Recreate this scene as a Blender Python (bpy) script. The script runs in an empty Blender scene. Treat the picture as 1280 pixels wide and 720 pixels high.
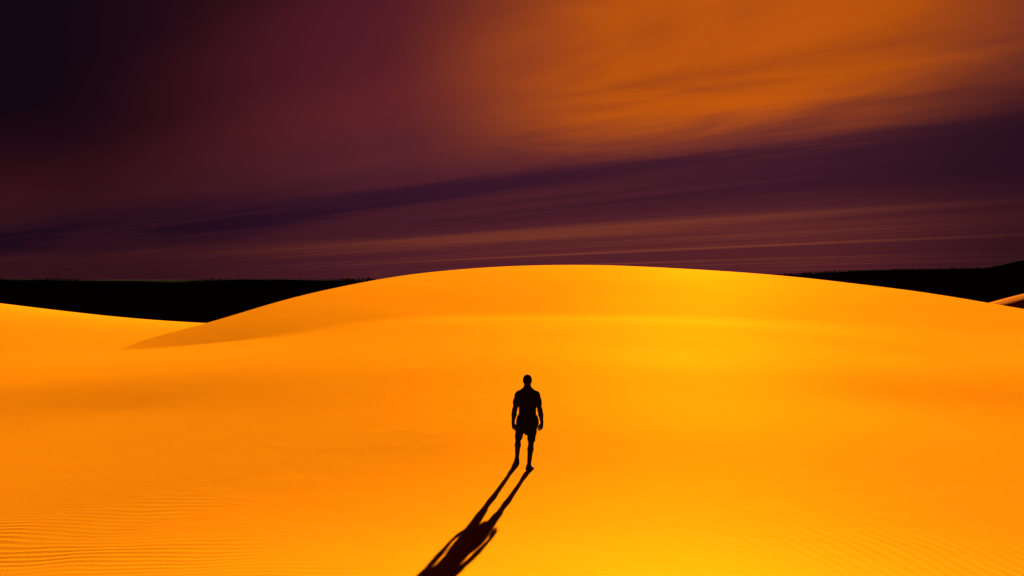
import bpy, math, random
import numpy as np
from mathutils import Vector

random.seed(7)
rng = np.random.default_rng(11)
scn = bpy.context.scene
COL = scn.collection
R = math.radians

EXPOSURE = 2.45
SUN_AZ = math.atan(0.178)          # to the right of straight ahead (+Y)
SUN_EL = math.atan(0.204)
F = 1400.0                         # focal length in picture widths of 1280
HORIZON = 345.0


def at(px, py, d):
    """point on the line of sight through a picture position, d metres ahead"""
    return ((px - 640.0) / F * d, d, (HORIZON - py) / F * d)


# ------------------------------------------------------------------ materials
def new_mat(name):
    m = bpy.data.materials.new(name)
    m.use_nodes = True
    nt = m.node_tree
    nt.nodes.clear()
    out = nt.nodes.new('ShaderNodeOutputMaterial')
    return m, nt, out


def L(nt, a, b):
    nt.links.new(a, b)


def sand_material(name, c1, c2, gloss, grain=0.007):
    m, nt, out = new_mat(name)
    N = nt.nodes
    tc = N.new('ShaderNodeTexCoord')
    big = N.new('ShaderNodeTexNoise')
    big.inputs['Scale'].default_value = 0.16
    big.inputs['Detail'].default_value = 5
    L(nt, tc.outputs['Object'], big.inputs['Vector'])
    ramp = N.new('ShaderNodeValToRGB')
    ramp.color_ramp.elements[0].position = 0.3
    ramp.color_ramp.elements[0].color = (*c1, 1)
    ramp.color_ramp.elements[1].position = 0.7
    ramp.color_ramp.elements[1].color = (*c2, 1)
    L(nt, big.outputs['Fac'], ramp.inputs['Fac'])
    # grain of the sand: tiny lighter and darker specks
    gr = N.new('ShaderNodeTexNoise')
    gr.inputs['Scale'].default_value = 34
    gr.inputs['Detail'].default_value = 3
    L(nt, tc.outputs['Object'], gr.inputs['Vector'])
    mr = N.new('ShaderNodeMapRange')
    mr.inputs['From Min'].default_value = 0.3
    mr.inputs['From Max'].default_value = 0.7
    mr.inputs['To Min'].default_value = 0.90
    mr.inputs['To Max'].default_value = 1.08
    L(nt, gr.outputs['Fac'], mr.inputs['Value'])
    mul = N.new('ShaderNodeVectorMath')
    mul.operation = 'SCALE'
    L(nt, ramp.outputs['Color'], mul.inputs[0])
    L(nt, mr.outputs['Result'], mul.inputs['Scale'])
    # soft undulation and grain as bump
    und = N.new('ShaderNodeTexNoise')
    und.inputs['Scale'].default_value = 1.3
    und.inputs['Detail'].default_value = 4
    L(nt, tc.outputs['Object'], und.inputs['Vector'])
    b1 = N.new('ShaderNodeBump')
    b1.inputs['Strength'].default_value = 0.25
    b1.inputs['Distance'].default_value = 0.02
    L(nt, und.outputs['Fac'], b1.inputs['Height'])
    b2 = N.new('ShaderNodeBump')
    b2.inputs['Strength'].default_value = 0.3
    b2.inputs['Distance'].default_value = grain
    L(nt, gr.outputs['Fac'], b2.inputs['Height'])
    L(nt, b1.outputs['Normal'], b2.inputs['Normal'])
    dif = N.new('ShaderNodeBsdfDiffuse')
    L(nt, mul.outputs['Vector'], dif.inputs['Color'])
    L(nt, b2.outputs['Normal'], dif.inputs['Normal'])
    gl = N.new('ShaderNodeBsdfGlossy')
    gl.distribution = 'GGX'
    gl.inputs['Color'].default_value = (1.0, 0.29, 0.002, 1)
    gl.inputs['Roughness'].default_value = 0.76
    L(nt, b2.outputs['Normal'], gl.inputs['Normal'])
    mix = N.new('ShaderNodeMixShader')
    mix.inputs['Fac'].default_value = gloss
    L(nt, dif.outputs[0], mix.inputs[1])
    L(nt, gl.outputs[0], mix.inputs[2])
    L(nt, mix.outputs[0], out.inputs['Surface'])
    return m


def cloth_material(name, c, rough=1.0, scale=220.0, spec=0.05):
    m, nt, out = new_mat(name)
    N = nt.nodes
    p = N.new('ShaderNodeBsdfPrincipled')
    tc = N.new('ShaderNodeTexCoord')
    no = N.new('ShaderNodeTexNoise')
    no.inputs['Scale'].default_value = scale
    no.inputs['Detail'].default_value = 3
    L(nt, tc.outputs['Object'], no.inputs['Vector'])
    ramp = N.new('ShaderNodeValToRGB')
    ramp.color_ramp.elements[0].color = (c[0] * .75, c[1] * .75, c[2] * .75, 1)
    ramp.color_ramp.elements[1].color = (c[0] * 1.25, c[1] * 1.25, c[2] * 1.25, 1)
    L(nt, no.outputs['Fac'], ramp.inputs['Fac'])
    L(nt, ramp.outputs['Color'], p.inputs['Base Color'])
    p.inputs['Roughness'].default_value = rough
    p.inputs['Specular IOR Level'].default_value = spec
    bp = N.new('ShaderNodeBump')
    bp.inputs['Strength'].default_value = 0.2
    bp.inputs['Distance'].default_value = 0.002
    L(nt, no.outputs['Fac'], bp.inputs['Height'])
    L(nt, bp.outputs['Normal'], p.inputs['Normal'])
    L(nt, p.outputs[0], out.inputs['Surface'])
    return m


M_SAND = sand_material('sand', (0.74, 0.220, 0.003), (0.80, 0.244, 0.0035), 0.075)
M_SAND_FAR_DIM = sand_material('far_sand_dimmed', (0.16, 0.036, 0.010), (0.20, 0.045, 0.012), 0.1)  # darker than real sand: dimming at the view's edge painted into the colour
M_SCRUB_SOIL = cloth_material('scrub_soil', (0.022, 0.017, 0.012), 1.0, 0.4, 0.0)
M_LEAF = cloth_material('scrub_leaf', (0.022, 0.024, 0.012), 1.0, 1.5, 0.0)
M_SKIN = cloth_material('dark_skin', (0.012, 0.007, 0.005), 0.9, 160, 0.02)
M_SHIRT = cloth_material('black_cotton', (0.006, 0.006, 0.007), 1.0, 320, 0.0)
M_SHORTS = cloth_material('black_twill', (0.006, 0.006, 0.007), 1.0, 260, 0.0)
M_HAIR = cloth_material('black_hair', (0.006, 0.005, 0.005), 1.0, 300, 0.0)


# ------------------------------------------------------------------ mesh helpers
def mesh_from(name, verts, faces, mat, smooth=True, parent=None):
    """verts (n,3), faces (m,4) or (m,3) numpy arrays -> one linked mesh object"""
    me = bpy.data.meshes.new(name)
    verts = np.ascontiguousarray(verts, dtype=np.float32)
    faces = np.ascontiguousarray(faces, dtype=np.int32)
    k = faces.shape[1]
    me.vertices.add(len(verts))
    me.vertices.foreach_set('co', verts.ravel())
    me.loops.add(faces.size)
    me.loops.foreach_set('vertex_index', faces.ravel())
    me.polygons.add(len(faces))
    me.polygons.foreach_set('loop_start', np.arange(0, faces.size, k, dtype=np.int32))
    me.polygons.foreach_set('use_smooth', np.full(len(faces), smooth, dtype=bool))
    me.update(calc_edges=True)
    me.validate()
    me.materials.append(mat)
    o = bpy.data.objects.new(name, me)
    COL.objects.link(o)
    if parent is not None:
        o.parent = parent
    return o


def grid_faces(nx, ny):
    idx = np.arange(nx * ny).reshape(ny, nx)
    return np.stack([idx[:-1, :-1].ravel(), idx[:-1, 1:].ravel(),
                     idx[1:, 1:].ravel(), idx[1:, :-1].ravel()], axis=1)


class Spline2:
    """thin-plate surface through scattered points"""
    def __init__(self, pts, lam=0.0):
        p = np.array(pts, float)
        self.c = p[:, :2]
        n = len(p)
        K = self.U(self.c[:, None, :], self.c[None, :, :]) + lam * np.eye(n)
        P = np.c_[np.ones(n), self.c]
        A = np.zeros((n + 3, n + 3))
        A[:n, :n] = K
        A[:n, n:] = P
        A[n:, :n] = P.T
        self.w = np.linalg.solve(A, np.r_[p[:, 2], 0, 0, 0])

    @staticmethod
    def U(a, b):
        r2 = ((a - b) ** 2).sum(-1)
        return 0.5 * r2 * np.log(np.maximum(r2, 1e-12))

    def __call__(self, x, y):
        z = self.w[-3] + self.w[-2] * x + self.w[-1] * y
        for (cx, cy), w in zip(self.c, self.w[:-3]):
            r2 = (x - cx) ** 2 + (y - cy) ** 2
            z = z + w * 0.5 * r2 * np.log(np.maximum(r2, 1e-12))
        return z


def vnoise(x, y, seed):
    """smooth value noise"""
    r = np.random.default_rng(seed)
    T = r.random((64, 64))
    xi = np.floor(x).astype(int)
    yi = np.floor(y).astype(int)
    fx = x - xi
    fy = y - yi
    fx = fx * fx * (3 - 2 * fx)
    fy = fy * fy * (3 - 2 * fy)
    a = T[xi % 64, yi % 64]
    b = T[(xi + 1) % 64, yi % 64]
    c = T[xi % 64, (yi + 1) % 64]
    d = T[(xi + 1) % 64, (yi + 1) % 64]
    return (a * (1 - fx) + b * fx) * (1 - fy) + (c * (1 - fx) + d * fx) * fy


def sstep(a, b, x):
    t = np.clip((x - a) / (b - a), 0, 1)
    return t * t * (3 - 2 * t)


# ------------------------------------------------------------------ the sand
prof = [(-25, -1.5), (-8, -1.5), (0, -1.8), (6, -2.92), (9, -3.47), (11, -3.65), (12.5, -3.73), (14, -3.78),
        (16, -3.80), (18, -3.75), (20.8, -3.60), (24, -3.365), (28, -3.11), (34, -2.81), (40, -2.55), (52, -2.12)]
base_pts = []
for y, z in prof:
    if y < 30:
        base_pts += [(-1.5, y, z), (2.5, y, z)]
    else:
        base_pts += [(-3, y, z), (5, y, z)]
for y, zl, zr in ((10, -4.46, -4.40), (13, -4.44, -4.36), (16, -4.34, -4.22), (22, -4.05, -3.86), (30, -3.62, -3.37)):
    base_pts += [(-10.5, y, zl), (10.5, y, zr)]
for y in (-25, -8, 0):
    base_pts += [(-14, y, -1.9), (14, y, -1.9)]
# left shoulder, falling away behind the big dune
base_pts += [at(150, 438, 45), at(350, 426, 46), at(20, 487, 34),
             at(0, 379, 66), at(-150, 362, 66), at(100, 391, 67), at(240, 404.5, 68), at(200, 418, 52), at(0, 405, 52),
             at(1150, 444, 40), at(1280, 473.5, 34), at(1450, 475, 34), at(900, 408, 50),
             (-34, 90, -5.5), (-18, 90, -6.0), (0, 160, -7), (26, 120, -6.5), (50, 90, -7), (60, 50, -3.5), (-60, 50, -1.0),
             (60, 20, -5.2), (-60, 20, -5.0), (60, -20, -1.5), (-60, -20, -1.5)]
BASE = Spline2(base_pts, 0.002)

# the big dune: toe and ridge seen from the viewpoint, each as (px, py, distance)
ridge = [(150, 438, 45), (200, 420.5, 49.2), (258, 404, 53.5), (330, 382.5, 60.8), (400, 364, 70.2), (480, 348, 82), (560, 338, 95),
         (640, 332.5, 106), (700, 331, 110), (760, 331.5, 110), (840, 335, 105), (960, 343, 96), (1060, 353.5, 86),
         (1160, 366.5, 75), (1280, 386, 64), (1420, 412, 53), (1560, 440, 46)]
toe = [(150, 438, 45), (200, 436, 45.4), (258, 433, 46), (330, 428, 46.8), (400, 421, 48), (480, 412.5, 50), (560, 405, 52),
       (640, 401, 53), (700, 400, 53), (760, 400, 53), (840, 402, 52.5), (960, 407.5, 51), (1060, 418, 48),
       (1160, 432, 44), (1280, 456, 39), (1420, 476, 36), (1560, 495, 34)]


class Curve:
    """smooth curve through points (natural cubic)"""
    def __init__(self, x, y):
        self.x = np.array(x, float)
        self.y = np.array(y, float)
        n = len(x)
        h = np.diff(self.x)
        A = np.eye(n)
        r = np.zeros(n)
        for i in range(1, n - 1):
            A[i, i - 1:i + 2] = h[i - 1], 2 * (h[i - 1] + h[i]), h[i]
            r[i] = 6 * ((self.y[i + 1] - self.y[i]) / h[i] - (self.y[i] - self.y[i - 1]) / h[i - 1])
        self.m = np.linalg.solve(A, r)

    def __call__(self, v):
        v = np.clip(v, self.x[0], self.x[-1])
        i = np.clip(np.searchsorted(self.x, v) - 1, 0, len(self.x) - 2)
        h = self.x[i + 1] - self.x[i]
        a = (self.x[i + 1] - v) / h
        b_ = 1 - a
        return a * self.y[i] + b_ * self.y[i + 1] + ((a ** 3 - a) * self.m[i] + (b_ ** 3 - b_) * self.m[i + 1]) * h * h / 6


RD = Curve([r[0] for r in ridge], [r[2] for r in ridge])
RP = Curve([r[0] for r in ridge], [r[1] for r in ridge])
TD = Curve([t[0] for t in toe], [t[2] for t in toe])
TP = Curve([t[0] for t in toe], [t[1] for t in toe])


def DUNE(x, y):
    u = 640 + F * x / np.maximum(y, 5)
    dr, dt = RD(u), TD(u)
    zr, zt = (HORIZON - RP(u)) / F * dr, (HORIZON - TP(u)) / F * dt
    t = (y - dt) / np.maximum(dr - dt, .3)
    tc_ = np.clip(t, 0, 1)
    face = zt + (zr - zt) * (1 - (1 - tc_) ** 1.22)
    front = np.minimum(t, 0) * np.maximum(dr - dt, .3) * (.25 - .205 * sstep(260, 520, u))          # below the toe, under the sand
    front = front - .006 * np.maximum(dt - y, 0) ** 2
    w = np.maximum(y - dr, 0)
    fall = np.where(w < 9, .020 * w * w, 1.62 + .36 * (w - 9))
    side = np.maximum(150 - u, 0) * .02 + np.maximum(u - 1560, 0) * .004
    return face + front - fall - side


rip_seed = 5


def height(x, y, ripples=True):
    b = BASE(x, y)
    d = DUNE(x, y)
    d = np.where(y < 22, -30, np.maximum(d, -30))
    # the toe is crisp on the left and melts into the slope elsewhere
    k = 0.010 + 0.43 * sstep(-13, -2, x)
    h = np.clip(0.5 + 0.5 * (d - b) / k, 0, 1)
    z = b * (1 - h) + d * h + k * h * (1 - h) - k * 0.0
    far = sstep(150, 210, np.hypot(x, y))
    z = z * (1 - far) + (-12.5) * far
    # broad soft undulation
    z = z + 0.05 * (vnoise(x * .13 + 9, y * .09 + 4, 3) - .5) * sstep(3, 12, y)
    if ripples:
        wx = vnoise(x * .5 + 20, y * .5 + 3, 21) - .5
        wy = vnoise(x * 1.6 + 7, y * 1.6 + 30, 22) - .5
        warp = 2.6 * wx + 0.55 * wy
        # left field: crests run across the view
        ph = (y * 0.985 + x * 0.17) / 0.205 + warp * .8
        br = 0.35 + 0.65 * sstep(.35, .7, vnoise(x * .7 + 3, y * 1.1 + 8, 24))
        mL = sstep(1.0, 6.0, -x + 0.55 * (15 - y)) * sstep(27, 16, y) * sstep(6, 9, y) * br
        # right field: crests run away from the viewer
        ph2 = (x * 0.95 + y * 0.31) / 0.235 + 1.8 * wx + 0.6 * wy
        br2 = 0.15 + 0.85 * sstep(.4, .75, vnoise(x * .6 + 31, y * .6 + 18, 25))
        mR = sstep(0.6, 5.5, x + 0.25 * (13 - y)) * sstep(19.5, 13, y) * sstep(6, 9, y) * br2

        def wave(p):
            f = p - np.floor(p)
            return np.where(f < .66, f / .66, (1 - f) / .34) ** 1.3 - .5
        z = z + 0.0062 * mL * wave(ph) + 0.0095 * mR * wave(ph2)
    # a small scuffed hollow high on the left of the dune
    hx, hy, _ = at(533, 362, 78)
    q = ((x - hx) / .28) ** 2 + ((y - hy) / 1.0) ** 2
    z = z - 0.022 * np.exp(-q * q)
    return z


def axis(parts):
    out = []
    for a, b, s0, s1 in parts:
        v = a
        while v < b - 1e-6:
            out.append(v)
            t = (v - a) / (b - a)
            v += s0 * (s1 / s0) ** t
    out.append(parts[-1][1])
    return np.array(out)


half = axis([(0, 10.5, .04, .04), (10.5, 17, .045, .25), (17, 40, .25, .7), (40, 200, .7, 6)])
xs = np.r_[-half[:0:-1], half]
ys = axis([(-30, 9.5, 2, .06), (9.5, 22, .037, .037), (22, 30, .04, .2), (30, 85, .2, .35), (85, 140, .35, .7), (140, 240, .7, 6)])
X, Y = np.meshgrid(xs, ys)
Z = height(X, Y)
sand = mesh_from('sand_dunes', np.stack([X.ravel(), Y.ravel(), Z.ravel()], 1), grid_faces(len(xs), len(ys)), M_SAND)
sand['kind'] = 'structure'
sand['label'] = 'smooth golden sand dunes with wind ripples in the foreground'


def ground_z(x, y):
    return float(height(np.array([[x]], float), np.array([[y]], float), True)[0, 0])


# a further dune, its slip face turned to the viewer
bx = np.linspace(-14, 40, 110)
prof_b = [(-16, -6.6), (-7, -2.5), (-3, -.95), (-1.1, -.18), (-.4, -.05), (0, 0), (1.2, .03), (2.5, 0), (5, -.25), (10, -1.0), (20, -3.2), (34, -6.5)]
P = np.array(prof_b)
pv = np.interp(np.linspace(-16, 34, 120), P[:, 0], P[:, 1])
pu = np.linspace(-16, 34, 120)
UX, VV = np.meshgrid(bx, pu)
PV = np.repeat(pv[:, None], len(bx), 1)
brink_x, brink_y, brink_z = at(1236, 386, 96)
rise = 3.7 * sstep(-9, 13, UX) - 3.7 * float(sstep(-9, 13, np.array(0.0)))
fx = brink_x + UX
fy = brink_y + VV + 1.2 * np.sin(UX * .12)
fz = brink_z + .08 + rise + PV - 0.02 * np.maximum(UX - 12, 0)
far_dune = mesh_from('far_dune', np.stack([fx.ravel(), fy.ravel(), fz.ravel()], 1), grid_faces(len(bx), len(pu)), M_SAND_FAR_DIM)
far_dune['kind'] = 'structure'
far_dune['label'] = 'further sand dune with a dark slip face at the right edge'

# ------------------------------------------------------------------ the far land
gx = np.linspace(-4000, 4000, 41)
GX, GY = np.meshgrid(gx, gx)
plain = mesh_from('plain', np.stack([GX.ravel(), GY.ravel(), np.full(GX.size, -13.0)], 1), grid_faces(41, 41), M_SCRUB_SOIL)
plain['kind'] = 'structure'
plain['label'] = 'dark scrub plain reaching to the horizon'

HD = 250.0
top_px = [-900, -500, 0, 40, 120, 220, 300, 345, 400, 480, 700, 900, 985, 1030, 1070, 1120, 1180, 1230, 1250, 1270, 1290, 1330, 1420, 1600, 2100]
top_py = [345, 344, 345, 346, 347.5, 348, 346, 345.5, 347, 347, 345, 343.5, 341, 338, 335, 333.5, 333, 331.5, 328, 323, 319.5, 318, 320, 326, 336]
hw = np.linspace(-300, 300, 400)
hprof = np.array([(-46, -13.2), (-36, -12.2), (-20, -6.5), (-8, -2.0), (-2, -.35), (0, 0), (4, -.5), (30, -4), (120, -6), (300, -13.2)])


def hill_top(x):
    px = 640 + F * x / HD
    return (HORIZON - np.interp(px, top_px, top_py)) / F * HD - 0.45


hy_ = np.concatenate([np.linspace(-46, 6, 40), np.linspace(10, 300, 25)])
HX, HV = np.meshgrid(hw, hy_)
hp = np.interp(HV, hprof[:, 0], hprof[:, 1])
T = hill_top(HX)
HZ = np.where(hp <= 0, -13.2 + (13.2 + hp) * (13.2 + T) / 13.2, T + hp)
HZ = HZ + (vnoise(HX * .2 + 40, HV * .2 + 40, 8) - .5) * .7 * sstep(-46, -30, HV) * sstep(0, -6, HV)
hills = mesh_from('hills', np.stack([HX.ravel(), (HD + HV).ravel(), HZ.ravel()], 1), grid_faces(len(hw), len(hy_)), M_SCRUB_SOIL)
hills['kind'] = 'structure'
hills['label'] = 'low dark hills along the horizon'

# scrub that covers the hills and reads as one dark mass
n_sh = 6500
sx = rng.uniform(-190, 230, n_sh)
sv = np.where(rng.random(n_sh) < .45, rng.uniform(-3, 3, n_sh), rng.uniform(-42, 2, n_sh))
st = hill_top(sx)
sp = np.interp(sv, hprof[:, 0], hprof[:, 1])
sz = np.where(sp <= 0, -13.2 + (13.2 + sp) * (13.2 + st) / 13.2, st + sp)
clump = vnoise(sx * .09 + 50, sv * .02 + 50, 14)
size = rng.uniform(.6, 1.2, n_sh) * (.09 + .55 * np.clip(clump - .25, 0, 1) ** 2)
nl = 16
ctr = np.repeat(np.stack([sx, HD + sv, sz + size * .55], 1), nl, 0)
off = rng.normal(size=(n_sh * nl, 3))
off /= np.linalg.norm(off, axis=1, keepdims=True)
off *= rng.uniform(.35, 1, (n_sh * nl, 1))
off *= np.repeat(size, nl)[:, None] * np.array([1.25, 1.25, .85])
c = ctr + off
u = rng.normal(size=c.shape)
u /= np.linalg.norm(u, axis=1, keepdims=True)
v = np.cross(u, rng.normal(size=c.shape))
v /= np.linalg.norm(v, axis=1, keepdims=True)
s = (np.repeat(size, nl) * rng.uniform(.25, .5, n_sh * nl))[:, None]
lv = np.stack([c - u * s, c - v * s * .7, c + u * s, c + v * s * .7], 1).reshape(-1, 3)
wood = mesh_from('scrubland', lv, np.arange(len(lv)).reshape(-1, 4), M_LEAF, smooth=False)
wood['kind'] = 'stuff'
wood['label'] = 'dark far scrub covering the hills on the horizon'
wood['category'] = 'scrub'


# ------------------------------------------------------------------ the man
# the figure is carved from a distance field (tapered limbs melted together) and meshed as one surface
class Field:
    def __init__(self, lo, hi, h):
        self.lo = np.array(lo, float)
        self.h = h
        self.n = np.ceil((np.array(hi) - self.lo) / h).astype(int) + 1
        self.ax = [(self.lo[i] + h * np.arange(self.n[i])).astype(np.float32) for i in range(3)]
        self.d = np.full(self.n, 1.0, np.float32)

    def window(self, lo, hi):
        sl = []
        for i in range(3):
            a = int(max(0, math.floor((lo[i] - self.lo[i]) / self.h)))
            b = int(min(self.n[i], math.ceil((hi[i] - self.lo[i]) / self.h) + 1))
            if b <= a:
                return None
            sl.append(slice(a, b))
        g = np.meshgrid(self.ax[0][sl[0]], self.ax[1][sl[1]], self.ax[2][sl[2]], indexing='ij')
        return tuple(sl), g

    def blend(self, sl, e, k):
        a = self.d[sl]
        if k <= 0:
            self.d[sl] = np.minimum(a, e)
            return
        h = np.clip(.5 + .5 * (e - a) / k, 0, 1)
        self.d[sl] = e * (1 - h) + a * h - k * h * (1 - h)

    def limb(self, p, q, ra, rb, k=.03, flat=1.0, grow=0.0):
        """tapered limb from p to q; flat < 1 thins it front to back"""
        p = np.array(p, float)
        q = np.array(q, float)
        ra += grow
        rb += grow
        m = max(ra, rb) + 2 * k + .03
        w = self.window(np.minimum(p, q) - m, np.maximum(p, q) + m)
        if w is None:
            return
        sl, (gx, gy, gz) = w
        ax = q - p
        t = ((gx - p[0]) * ax[0] + (gy - p[1]) * ax[1] + (gz - p[2]) * ax[2]) / max(ax @ ax, 1e-9)
        t = np.clip(t, 0, 1)
        dx = gx - p[0] - t * ax[0]
        dy = (gy - p[1] - t * ax[1]) / flat
        dz = gz - p[2] - t * ax[2]
        e = np.sqrt(dx * dx + dy * dy + dz * dz) - (ra + (rb - ra) * t)
        self.blend(sl, e.astype(np.float32), k)

    def ball(self, c_, r_, k=.02, sub=False):
        c_ = np.array(c_, float)
        r_ = np.array(r_, float)
        m = r_.max() + 2 * k + .03
        w = self.window(c_ - m, c_ + m)
        if w is None:
            return
        sl, (gx, gy, gz) = w
        q = np.sqrt(((gx - c_[0]) / r_[0]) ** 2 + ((gy - c_[1]) / r_[1]) ** 2 + ((gz - c_[2]) / r_[2]) ** 2)
        e = ((q - 1) * r_.min()).astype(np.float32)
        if sub:
            a = self.d[sl]
            h = np.clip(.5 - .5 * (a + e) / k, 0, 1)
            self.d[sl] = a * (1 - h) + (-e) * h + k * h * (1 - h)
        else:
            self.blend(sl, e, k)

    def grid(self):
        return np.meshgrid(*self.ax, indexing='ij', sparse=True)

    def surface(self):
        d = self.d
        s = d < 0
        nx, ny, nz = (d.shape[0] - 1, d.shape[1] - 1, d.shape[2] - 1)
        cnt = np.zeros((nx, ny, nz), np.int8)
        for i in (0, 1):
            for j in (0, 1):
                for k in (0, 1):
                    cnt += s[i:i + nx, j:j + ny, k:k + nz]
        act = (cnt > 0) & (cnt < 8)
        ci = np.argwhere(act)
        vid = np.full(act.shape, -1, np.int32)
        vid[act] = np.arange(len(ci))
        acc = np.zeros((len(ci), 3))
        num = np.zeros(len(ci))
        corners = [(i, j, k) for i in (0, 1) for j in (0, 1) for k in (0, 1)]
        for a in corners:
            for ax_ in range(3):
                if a[ax_]:
                    continue
                b = list(a)
                b[ax_] = 1
                da = d[ci[:, 0] + a[0], ci[:, 1] + a[1], ci[:, 2] + a[2]]
                db = d[ci[:, 0] + b[0], ci[:, 1] + b[1], ci[:, 2] + b[2]]
                x = (da < 0) != (db < 0)
                t = np.where(x, da / np.where(x, da - db, 1), 0)
                pt = np.tile(np.array(a, float), (len(ci), 1))
                pt[:, ax_] += t
                acc += pt * x[:, None]
                num += x
        vert = self.lo + self.h * (ci + acc / num[:, None])
        faces = []
        for ax_ in range(3):
            o1, o2 = [(1, 2), (2, 0), (0, 1)][ax_]
            lo = [slice(1, -1)] * 3
            lo[ax_] = slice(0, -1)
            hi = [slice(1, -1)] * 3
            hi[ax_] = slice(1, None)
            A = s[tuple(lo)]
            B = s[tuple(hi)]
            ed = np.argwhere(A != B)
            flip = A[tuple(ed.T)]
            base = ed + 1
            base[:, ax_] -= 1
            q = []
            for (da, db) in ((-1, -1), (0, -1), (0, 0), (-1, 0)):
                cc = base.copy()
                cc[:, o1] += da
                cc[:, o2] += db
                q.append(vid[cc[:, 0], cc[:, 1], cc[:, 2]])
            q = np.stack(q, 1)
            q[~flip] = q[~flip][:, ::-1]
            faces.append(q)
        return vert, np.concatenate(faces)


D0 = 20.58
FX, FY = (660.8 - 640) / F * D0, D0             # trailing (right) foot on the sand
LX, LY = (645.8 - 640) / F * 21.1, 21.1       # leading (left) foot
ZR = ground_z(FX, FY)
ZL = ground_z(LX, LY)
OX, OY, OZ = (659.3 - 640) / F * 20.8, 20.8, ZR  # origin of the figure, below the head


def loc(x, y, z):
    return np.array([x, y, z], float)


# joints, in metres from the origin: x right, y the way he faces, z up
hipL, hipR = loc(-.088, .00, .93), loc(.092, -.02, .93)
ankR = loc(FX - OX + .005, FY - OY, .085)
ankL = loc(LX - OX, LY - OY - .02, ZL - OZ + .085)
kneeR = (hipR + ankR) / 2 + loc(.012, .045, .025)
kneeL = (hipL + ankL) / 2 + loc(-.03, .05, .03)
shL, shR = loc(-.166, .0, 1.395), loc(.166, .0, 1.395)
elL, elR = loc(-.244, -.025, 1.115), loc(.240, -.025, 1.115)
wrL, wrR = loc(-.272, .035, .880), loc(.276, .03, .880)


def arms(f, grow=0.0, upper_only=False):
    for sh, el, wr in ((shL, elL, wrL), (shR, elR, wrR)):
        f.limb(sh, sh + (el - sh) * .45, .066, .059, .045, grow=grow)
        f.limb(sh + (el - sh) * .4, el, .059, .046, .03, grow=grow)
        if not upper_only:
            f.limb(el, el + (wr - el) * .35, .047, .048, .02)
            f.limb(el + (wr - el) * .35, wr, .048, .030, .02)


def trunk(f, grow=0.0):
    f.limb((-.065, 0, .96), (.065, 0, .96), .120, .120, .05, .88, grow)
    f.limb((-.058, .0, 1.10), (.058, .0, 1.10), .106, .106, .05, .88, grow)
    f.limb((-.056, .005, 1.25), (.056, .005, 1.25), .104, .104, .05, .95, grow)
    f.limb((-.085, .0, 1.36), (.085, .0, 1.36), .096, .096, .05, .92, grow)
    f.limb((-.146, -.005, 1.405), (.146, -.005, 1.405), .060, .060, .045, 1, grow)
    f.limb((-.12, -.015, 1.435), (-.01, -.005, 1.54), .048, .050, .05, 1, grow)
    f.limb((.12, -.015, 1.435), (.01, -.005, 1.54), .048, .050, .05, 1, grow)


def hand(f, wr, side):
    """open relaxed hand hanging from the wrist; side -1 left, 1 right. The palm faces the thigh."""
    ca, sa = math.cos(side * R(55)), math.sin(side * R(55))

    def g(x, y, z):
        return np.array([x * ca - y * sa, x * sa + y * ca, z]) * 1.06

    palm_end = wr + g(side * .004, .018, -.092)
    f.limb(wr, wr + g(0, .004, -.03), .026, .027, .015)
    # palm: four metacarpal ridges side by side, front to back
    roots = []
    for i, (dy, ln) in enumerate(((.033, .070), (.011, .080), (-.011, .074), (-.032, .058))):
        r0 = wr + g(0, .004 + dy * .55, -.03)
        r1 = palm_end + g(-side * .003, dy, -.004 + (.006 if i in (0, 2) else (0 if i == 1 else .013)))
        f.limb(r0, r1, .0165, .0125, .012)
        roots.append((r1, ln, dy))
    for i, (r1, ln, dy) in enumerate(roots):
        curl = (.40, .50, .58, .66)[i]
        p = r1
        ang = .15
        for j, (fr, ra, rb) in enumerate(((.45, .0100, .0092), (.32, .0092, .0084), (.25, .0084, .0070))):
            ang += curl * (.6 if j == 0 else .9)
            q = p + g(-side * math.sin(ang) * ln * fr, dy * .10 * fr, -math.cos(ang) * ln * fr)
            f.limb(p, q, ra, rb, .003)
            p = q
    # thumb leaves the front edge of the palm near its base
    t0 = wr + g(-side * .008, .018, -.032)
    t1 = t0 + g(-side * .012, .030, -.034)
    t2 = t1 + g(-side * .010, .010, -.032)
    t3 = t2 + g(-side * .008, .001, -.026)
    f.limb(t0, t1, .0165, .0125, .012)
    f.limb(t1, t2, .0118, .0104, .004)
    f.limb(t2, t3, .0104, .0082, .003)


def foot(f, ank, dirx, diry, lift):
    dv = np.array([dirx, diry, 0.0])
    dv /= np.linalg.norm(dv)
    sd = np.array([dv[1], -dv[0], 0.0])
    g0 = ank[2] - .085
    heel = ank - dv * .045
    heel[2] = g0 + .036 + lift
    ball_ = ank + dv * .125
    ball_[2] = g0 + .026
    f.limb(ank, heel, .040, .037, .03)
    f.limb(ank, ball_ + np.array([0, 0, .018]), .042, .028, .03)
    f.limb(heel, ball_ + sd * .02, .033, .025, .03)
    f.limb(heel, ball_ - sd * .025, .033, .025, .03)
    for i, o_ in enumerate((-.034, -.012, .006, .022, .037)):
        s_ = 1 if dirx > 0 else -1
        a = ball_ + sd * o_ * s_ + np.array([0, 0, -.004])
        r_ = (.0150, .0115, .011, .0105, .010)[i]
        b = a + dv * (.060, .058, .052, .045, .036)[i]
        b[2] = g0 + r_ * .9
        f.limb(a, b, r_ + .003, r_, .008)


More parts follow.
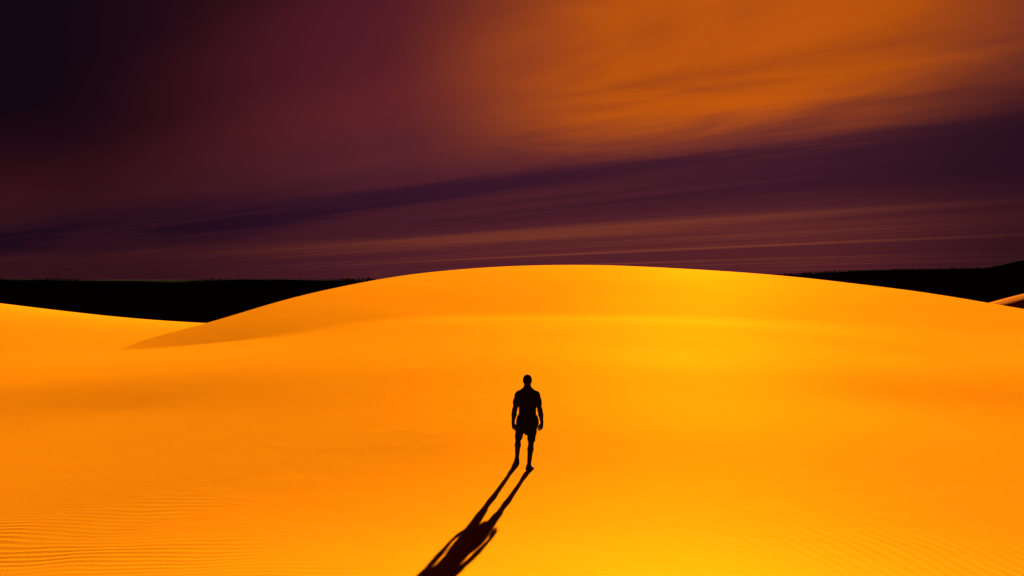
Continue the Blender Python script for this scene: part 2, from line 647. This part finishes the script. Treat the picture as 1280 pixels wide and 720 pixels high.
body = Field((-.42, -.45, -.05), (.42, .62, 1.82), .0055)
trunk(body)
arms(body)
for hip, kn, an in ((hipL, kneeL, ankL), (hipR, kneeR, ankR)):
    body.limb(hip, hip + (kn - hip) * .4, .098, .082, .04)
    body.limb(hip + (kn - hip) * .4, kn, .082, .054, .04)
    calf = kn + (an - kn) * .30 + loc(0, -.022, 0)
    body.limb(kn, calf, .050, .056, .03)
    body.limb(calf, an, .054, .036, .03)
# neck and head
body.limb((0, -.01, 1.46), (0, .012, 1.60), .068, .064, .035)
HC = loc(.0, .022, 1.672)
body.ball(HC + loc(0, -.008, .018), (.080, .097, .094), .02)
body.limb(HC + loc(0, .020, -.02), HC + loc(0, .055, -.062), .062, .040, .03)      # jaw
body.limb(HC + loc(-.03, .086, -.012), HC + loc(.03, .086, -.012), .012, .012, .02)  # cheeks
body.limb(HC + loc(0, .092, .012), HC + loc(0, .112, -.026), .008, .013, .010)      # nose
body.limb(HC + loc(-.034, .084, .022), HC + loc(.034, .084, .022), .010, .010, .012)  # brow
for sx_ in (-1, 1):
    body.ball(HC + loc(sx_ * .031, .094, .004), (.016, .010, .010), .008, sub=True)    # eye sockets
    body.ball(HC + loc(sx_ * .031, .084, .004), (.012, .011, .010), .003)              # eyes
    body.ball(HC + loc(sx_ * .079, -.004, -.006), (.010, .018, .030), .006)            # ears
body.limb(HC + loc(-.02, .094, -.050), HC + loc(.02, .094, -.050), .0065, .0065, .006)  # lips
body.limb(HC + loc(-.018, .092, -.061), HC + loc(.018, .092, -.061), .007, .007, .006)
hand(body, wrL, -1)
hand(body, wrR, 1)
foot(body, ankR, .42, .90, .010)
foot(body, ankL, -.12, .99, .0)
bv, bf = body.surface()
man = mesh_from('person', bv, bf, M_SKIN)
man.location = (OX, OY, OZ - .012)
man.scale = (.98, .98, .98)
man['label'] = 'lone man in dark t-shirt and shorts walking away across the sand, seen in silhouette'
man['category'] = 'person'

# t-shirt
f = Field((-.36, -.22, .80), (.36, .24, 1.62), .007)
trunk(f, .009)
arms(f, .011, True)
f.limb((-.065, 0, .90), (.065, 0, .90), .122, .122, .04, .85, .010)
gx_, gy_, gz_ = f.grid()
f.d = np.maximum(f.d, (.875 + .008 * np.sin(gx_ * 22) - gz_))                              # hem
neck = np.sqrt(gx_ ** 2 + (gy_ - .012) ** 2 + ((gz_ - 1.565) * .75) ** 2) - .074
f.d = np.maximum(f.d, -neck)                                                              # neckline
for sh, el in ((shL, elL), (shR, elR)):
    a = (el - sh) / np.linalg.norm(el - sh)
    cut = (gx_ - sh[0]) * a[0] + (gy_ - sh[1]) * a[1] + (gz_ - sh[2]) * a[2] - .195
    side = np.where(np.sign(sh[0]) * gx_ > .168, cut, -1)
    f.d = np.maximum(f.d, side)                                                           # sleeve hems
f.d = f.d + .0028 * np.sin(gx_ * 31 + gz_ * 17) * np.sin(gz_ * 24 + gy_ * 15)              # soft folds
tv, tf = f.surface()
shirt = mesh_from('t_shirt', tv, tf, M_SHIRT, parent=man)

# shorts
f = Field((-.42, -.32, .40), (.42, .42, 1.10), .007)
f.limb((-.068, 0, .95), (.068, 0, .95), .124, .124, .04, .90, .010)
f.limb((-.085, 0, .86), (.085, -.01, .86), .118, .118, .05, .95, .010)
for hip, kn in ((hipL, kneeL), (hipR, kneeR)):
    f.limb(hip + loc(0, 0, -.02), hip + (kn - hip) * .55, .100, .086, .03)
    f.limb(hip + (kn - hip) * .5, kn + (kn - hip) * .08, .086, .072, .03)
f.limb((-.018, .0, .82), (-.030, .02, .66), .088, .022, .06)
gx_, gy_, gz_ = f.grid()
f.d = np.maximum(f.d, gz_ - 1.03)
for hip, kn, sg in ((hipL, kneeL, -1), (hipR, kneeR, 1)):
    a = (kn - hip) / np.linalg.norm(kn - hip)
    cut = (gx_ - kn[0]) * a[0] + (gy_ - kn[1]) * a[1] + (gz_ - kn[2]) * a[2] + .005
    f.d = np.maximum(f.d, np.where(sg * (gx_ + .015) > 0, cut, -1))
f.d = f.d + .0035 * np.sin(gx_ * 27 + gz_ * 9) * np.sin(gz_ * 13 + gy_ * 21)
sv_, sf_ = f.surface()
shorts = mesh_from('shorts', sv_, sf_, M_SHORTS, parent=man)

# short hair
f = Field((-.14, -.16, 1.52), (.14, .20, 1.84), .005)
f.ball(HC + loc(0, -.011, .022), (.086, .103, .098), .02)
f.limb(HC + loc(-.02, -.055, -.03), HC + loc(.02, -.055, -.03), .05, .05, .03)
gx_, gy_, gz_ = f.grid()
f.d = np.maximum(f.d, (gy_ - HC[1]) * .75 - (gz_ - HC[2]) * .62 - .026)
f.d = np.maximum(f.d, HC[2] - .066 - gz_)
f.d = f.d + .0016 * np.sin(gx_ * 170) * np.sin(gy_ * 160) * np.sin(gz_ * 150)
hv_, hf_ = f.surface()
hair = mesh_from('hair', hv_, hf_, M_HAIR, parent=man)

# ------------------------------------------------------------------ sun
sd = bpy.data.lights.new('sun', 'SUN')
sd.energy = 5.0
sd.angle = R(0.5)
sd.color = (1.0, 0.80, 0.52)
so = bpy.data.objects.new('sun', sd)
COL.objects.link(so)
to_sun = Vector((math.sin(SUN_AZ) * math.cos(SUN_EL), math.cos(SUN_AZ) * math.cos(SUN_EL), math.sin(SUN_EL)))
so.rotation_euler = to_sun.to_track_quat('Z', 'Y').to_euler()
so.location = (20, 60, 60)

# ------------------------------------------------------------------ sky: dusk with long cloud streets
W = bpy.data.worlds.new('World')
scn.world = W
W.use_nodes = True
nt = W.node_tree
nt.nodes.clear()
N = nt.nodes


def math_(op, a, b=None, c=None, clamp=False):
    n = N.new('ShaderNodeMath')
    n.operation = op
    n.use_clamp = clamp
    for i, v in enumerate((a, b, c)):
        if v is None:
            continue
        if isinstance(v, (int, float)):
            n.inputs[i].default_value = v
        else:
            nt.links.new(v, n.inputs[i])
    return n.outputs[0]


def smooth(v, a, b, lo=0.0, hi=1.0):
    n = N.new('ShaderNodeMapRange')
    n.interpolation_type = 'SMOOTHSTEP'
    nt.links.new(v, n.inputs['Value'])
    n.inputs['From Min'].default_value = a
    n.inputs['From Max'].default_value = b
    n.inputs['To Min'].default_value = lo
    n.inputs['To Max'].default_value = hi
    return n.outputs['Result']


def lin(c):
    return tuple(((v / 255) / 12.92 if v / 255 <= .04045 else ((v / 255 + .055) / 1.055) ** 2.4) for v in c)


def ramp(v, stops):
    n = N.new('ShaderNodeValToRGB')
    n.color_ramp.interpolation = 'EASE'
    els = n.color_ramp.elements
    while len(els) < len(stops):
        els.new(0.5)
    for e, (p, col) in zip(els, stops):
        e.position = p
        e.color = (*lin(col), 1)
    nt.links.new(v, n.inputs['Fac'])
    return n.outputs['Color']


def mixc(fac, a, b, mode='MIX'):
    n = N.new('ShaderNodeMix')
    n.data_type = 'RGBA'
    n.blend_type = mode
    if isinstance(fac, (int, float)):
        n.inputs['Factor'].default_value = fac
    else:
        nt.links.new(fac, n.inputs['Factor'])
    for s_, v in (('A', a), ('B', b)):
        sock = [i for i in n.inputs if i.name == s_ and i.type == 'RGBA'][0]
        if isinstance(v, tuple):
            sock.default_value = (*v, 1)
        else:
            nt.links.new(v, sock)
    return [o for o in n.outputs if o.type == 'RGBA'][0]


tc = N.new('ShaderNodeTexCoord')
sep = N.new('ShaderNodeSeparateXYZ')
nt.links.new(tc.outputs['Generated'], sep.inputs[0])
dx, dy, dz = sep.outputs
zc = math_('MAXIMUM', dz, 0.004)
# cloud streets run towards a point on the horizon 26 degrees to the left
TH = R(-37.9)
cross = math_('SUBTRACT', math_('MULTIPLY', dx, math.cos(TH)), math_('MULTIPLY', dy, math.sin(TH)))
along = math_('ADD', math_('MULTIPLY', dx, math.sin(TH)), math_('MULTIPLY', dy, math.cos(TH)))
zz = math_('ADD', zc, 0.02)
q = math_('DIVIDE', cross, zz)
a_ = math_('DIVIDE', along, zz)


def streak_noise(sa, sq, scale, detail, off, dist=0.0, rough=.55):
    cmb = N.new('ShaderNodeCombineXYZ')
    nt.links.new(math_('MULTIPLY', a_, sa), cmb.inputs[0])
    nt.links.new(math_('MULTIPLY', q, sq), cmb.inputs[1])
    cmb.inputs[2].default_value = off
    n = N.new('ShaderNodeTexNoise')
    n.inputs['Scale'].default_value = scale
    n.inputs['Detail'].default_value = detail
    n.inputs['Roughness'].default_value = rough
    n.inputs['Distortion'].default_value = dist
    nt.links.new(cmb.outputs[0], n.inputs['Vector'])
    return n.outputs['Fac']


n1 = streak_noise(.10, .9, 1.0, 5, 1.7, .3)       # long streets
n2 = streak_noise(.55, .9, 1.1, 5, 5.1, 1.0, .55)      # wispy
n3 = streak_noise(.05, 1.0, .62, 2, 9.3, .2)          # thin lines near the horizon
# height of a street above the horizon, as a slope; wobbled by the noise
m0 = math_('DIVIDE', zc, math_('MAXIMUM', math_('ADD', cross, 0.01), 0.02))
wob = math_('ADD', math_('MULTIPLY', math_('SUBTRACT', n1, .5), .45), math_('MULTIPLY', math_('SUBTRACT', n2, .5), .18))
m = math_('MULTIPLY', m0, math_('ADD', 1.0, wob))
mf = math_('POWER', math_('DIVIDE', m, 4.0, None, True), 0.5)     # 0..1


def mp(v):
    return (v / 4.0) ** .5


base = ramp(mf, [(0.0, (78, 29, 36)), (mp(.030), (80, 31, 38)), (mp(.055), (90, 37, 38)), (mp(.075), (60, 23, 38)), (mp(.095), (40, 15, 37)), (mp(.128), (42, 16, 38)),
                 (mp(.165), (66, 25, 41)), (mp(.20), (88, 33, 40)), (mp(.30), (92, 31, 38)), (mp(.42), (80, 24, 35)), (mp(.65), (52, 14, 24)), (mp(1.2), (22, 6, 14)), (mp(3.0), (7, 3, 6))])
base = mixc(math_('MULTIPLY', smooth(n1, .40, .62), math_('MULTIPLY', smooth(m0, .3, .2, 0, .75), smooth(math_('DIVIDE', dx, math_('MAXIMUM', dy, .05)), -.05, .3, 1.0, .45))), base, lin((74, 29, 41)))
# thin bright lines low down
ln = math_('MULTIPLY', smooth(n3, .46, .76), math_('MULTIPLY', smooth(m0, .0, .02), smooth(m0, .09, .05)))
# how near the sun a patch of cloud is
dot = N.new('ShaderNodeVectorMath')
dot.operation = 'DOT_PRODUCT'
nt.links.new(tc.outputs['Generated'], dot.inputs[0])
GA, GE = SUN_AZ + R(2.0), SUN_EL + R(0.5)
dot.inputs[1].default_value = (math.sin(GA) * math.cos(GE), math.cos(GA) * math.cos(GE), math.sin(GE))
ang = math_('ARCCOSINE', math_('MINIMUM', dot.outputs['Value'], 0.999999))
glow = smooth(ang, R(19), R(4), 0, 1)
glow_wide = smooth(ang, R(33), R(4), 0, 1)
col = mixc(math_('MULTIPLY', ln, math_('MULTIPLY_ADD', glow_wide, .42, .03)), base, lin((168, 84, 42)))
# the lit cloud sheet
sheet = math_('MULTIPLY', smooth(m, .125, .235), smooth(m, .75, .30))
tex = math_('ADD', math_('MULTIPLY', n2, .55), math_('MULTIPLY', n1, .45))
lit = math_('MULTIPLY', math_('MULTIPLY', sheet, glow), smooth(tex, .28, .62, .72, 1.0))
orange = mixc(smooth(tex, .30, .72), lin((158, 68, 8)), lin((192, 86, 0)))
col = mixc(math_('MINIMUM', math_('MULTIPLY', lit, 1.15), 1.0), col, orange)
# dark far from the sun, and overhead
away = math_('MULTIPLY', smooth(ang, R(17), R(35), 0, .985), smooth(dz, .03, .15, .62, 1.0))
col = mixc(away, col, lin((10, 4, 15)))
right = math_('MULTIPLY', smooth(math_('DIVIDE', dx, math_('MAXIMUM', dy, .05)), .22, .48), math_('MULTIPLY', smooth(dz, .20, .11, .25, 1.0), .70))
col = mixc(right, col, lin((15, 6, 23)))
col = mixc(smooth(dz, .30, .6, 0, .93), col, lin((8, 4, 10)))
vis = smooth(dy, -.1, .35, 0.02, 1.0)
sc_ = N.new('ShaderNodeVectorMath')
sc_.operation = 'SCALE'
nt.links.new(col, sc_.inputs[0])
nt.links.new(vis, sc_.inputs['Scale'])

sky = N.new('ShaderNodeTexSky')
sky.sky_type = 'NISHITA'
sky.sun_disc = False
sky.sun_elevation = SUN_EL
sky.sun_rotation = SUN_AZ
sky.dust_density = 4.0
sky.air_density = 2.0
skyt = mixc(1.0, sky.outputs['Color'], (0.0004, 0.00015, 0.0004), 'MULTIPLY')
allsky = mixc(1.0, sc_.outputs['Vector'], skyt, 'ADD')
bg = N.new('ShaderNodeBackground')
bg.inputs['Strength'].default_value = 1.0 / 2 ** EXPOSURE
nt.links.new(allsky, bg.inputs['Color'])
wo = N.new('ShaderNodeOutputWorld')
nt.links.new(bg.outputs[0], wo.inputs['Surface'])

# ------------------------------------------------------------------ camera and picture
cd = bpy.data.cameras.new('camera')
cd.sensor_width = 36
cd.lens = F / 1280 * 36
cd.clip_start = 0.1
cd.clip_end = 12000
co = bpy.data.objects.new('camera', cd)
COL.objects.link(co)
co.location = (0, 0, 0)
co.rotation_euler = (R(90) - math.atan((360 - HORIZON) / F), 0, 0)
scn.camera = co

vs = scn.view_settings
scn.display_settings.display_device = 'sRGB'
vs.view_transform = 'Standard'
vs.look = 'None'
vs.exposure = EXPOSURE
vs.gamma = 1
vs.use_curve_mapping = False
scn.cycles.max_bounces = 5
scn.cycles.diffuse_bounces = 2
scn.cycles.sample_clamp_indirect = 4
scn.cycles.use_denoising = True
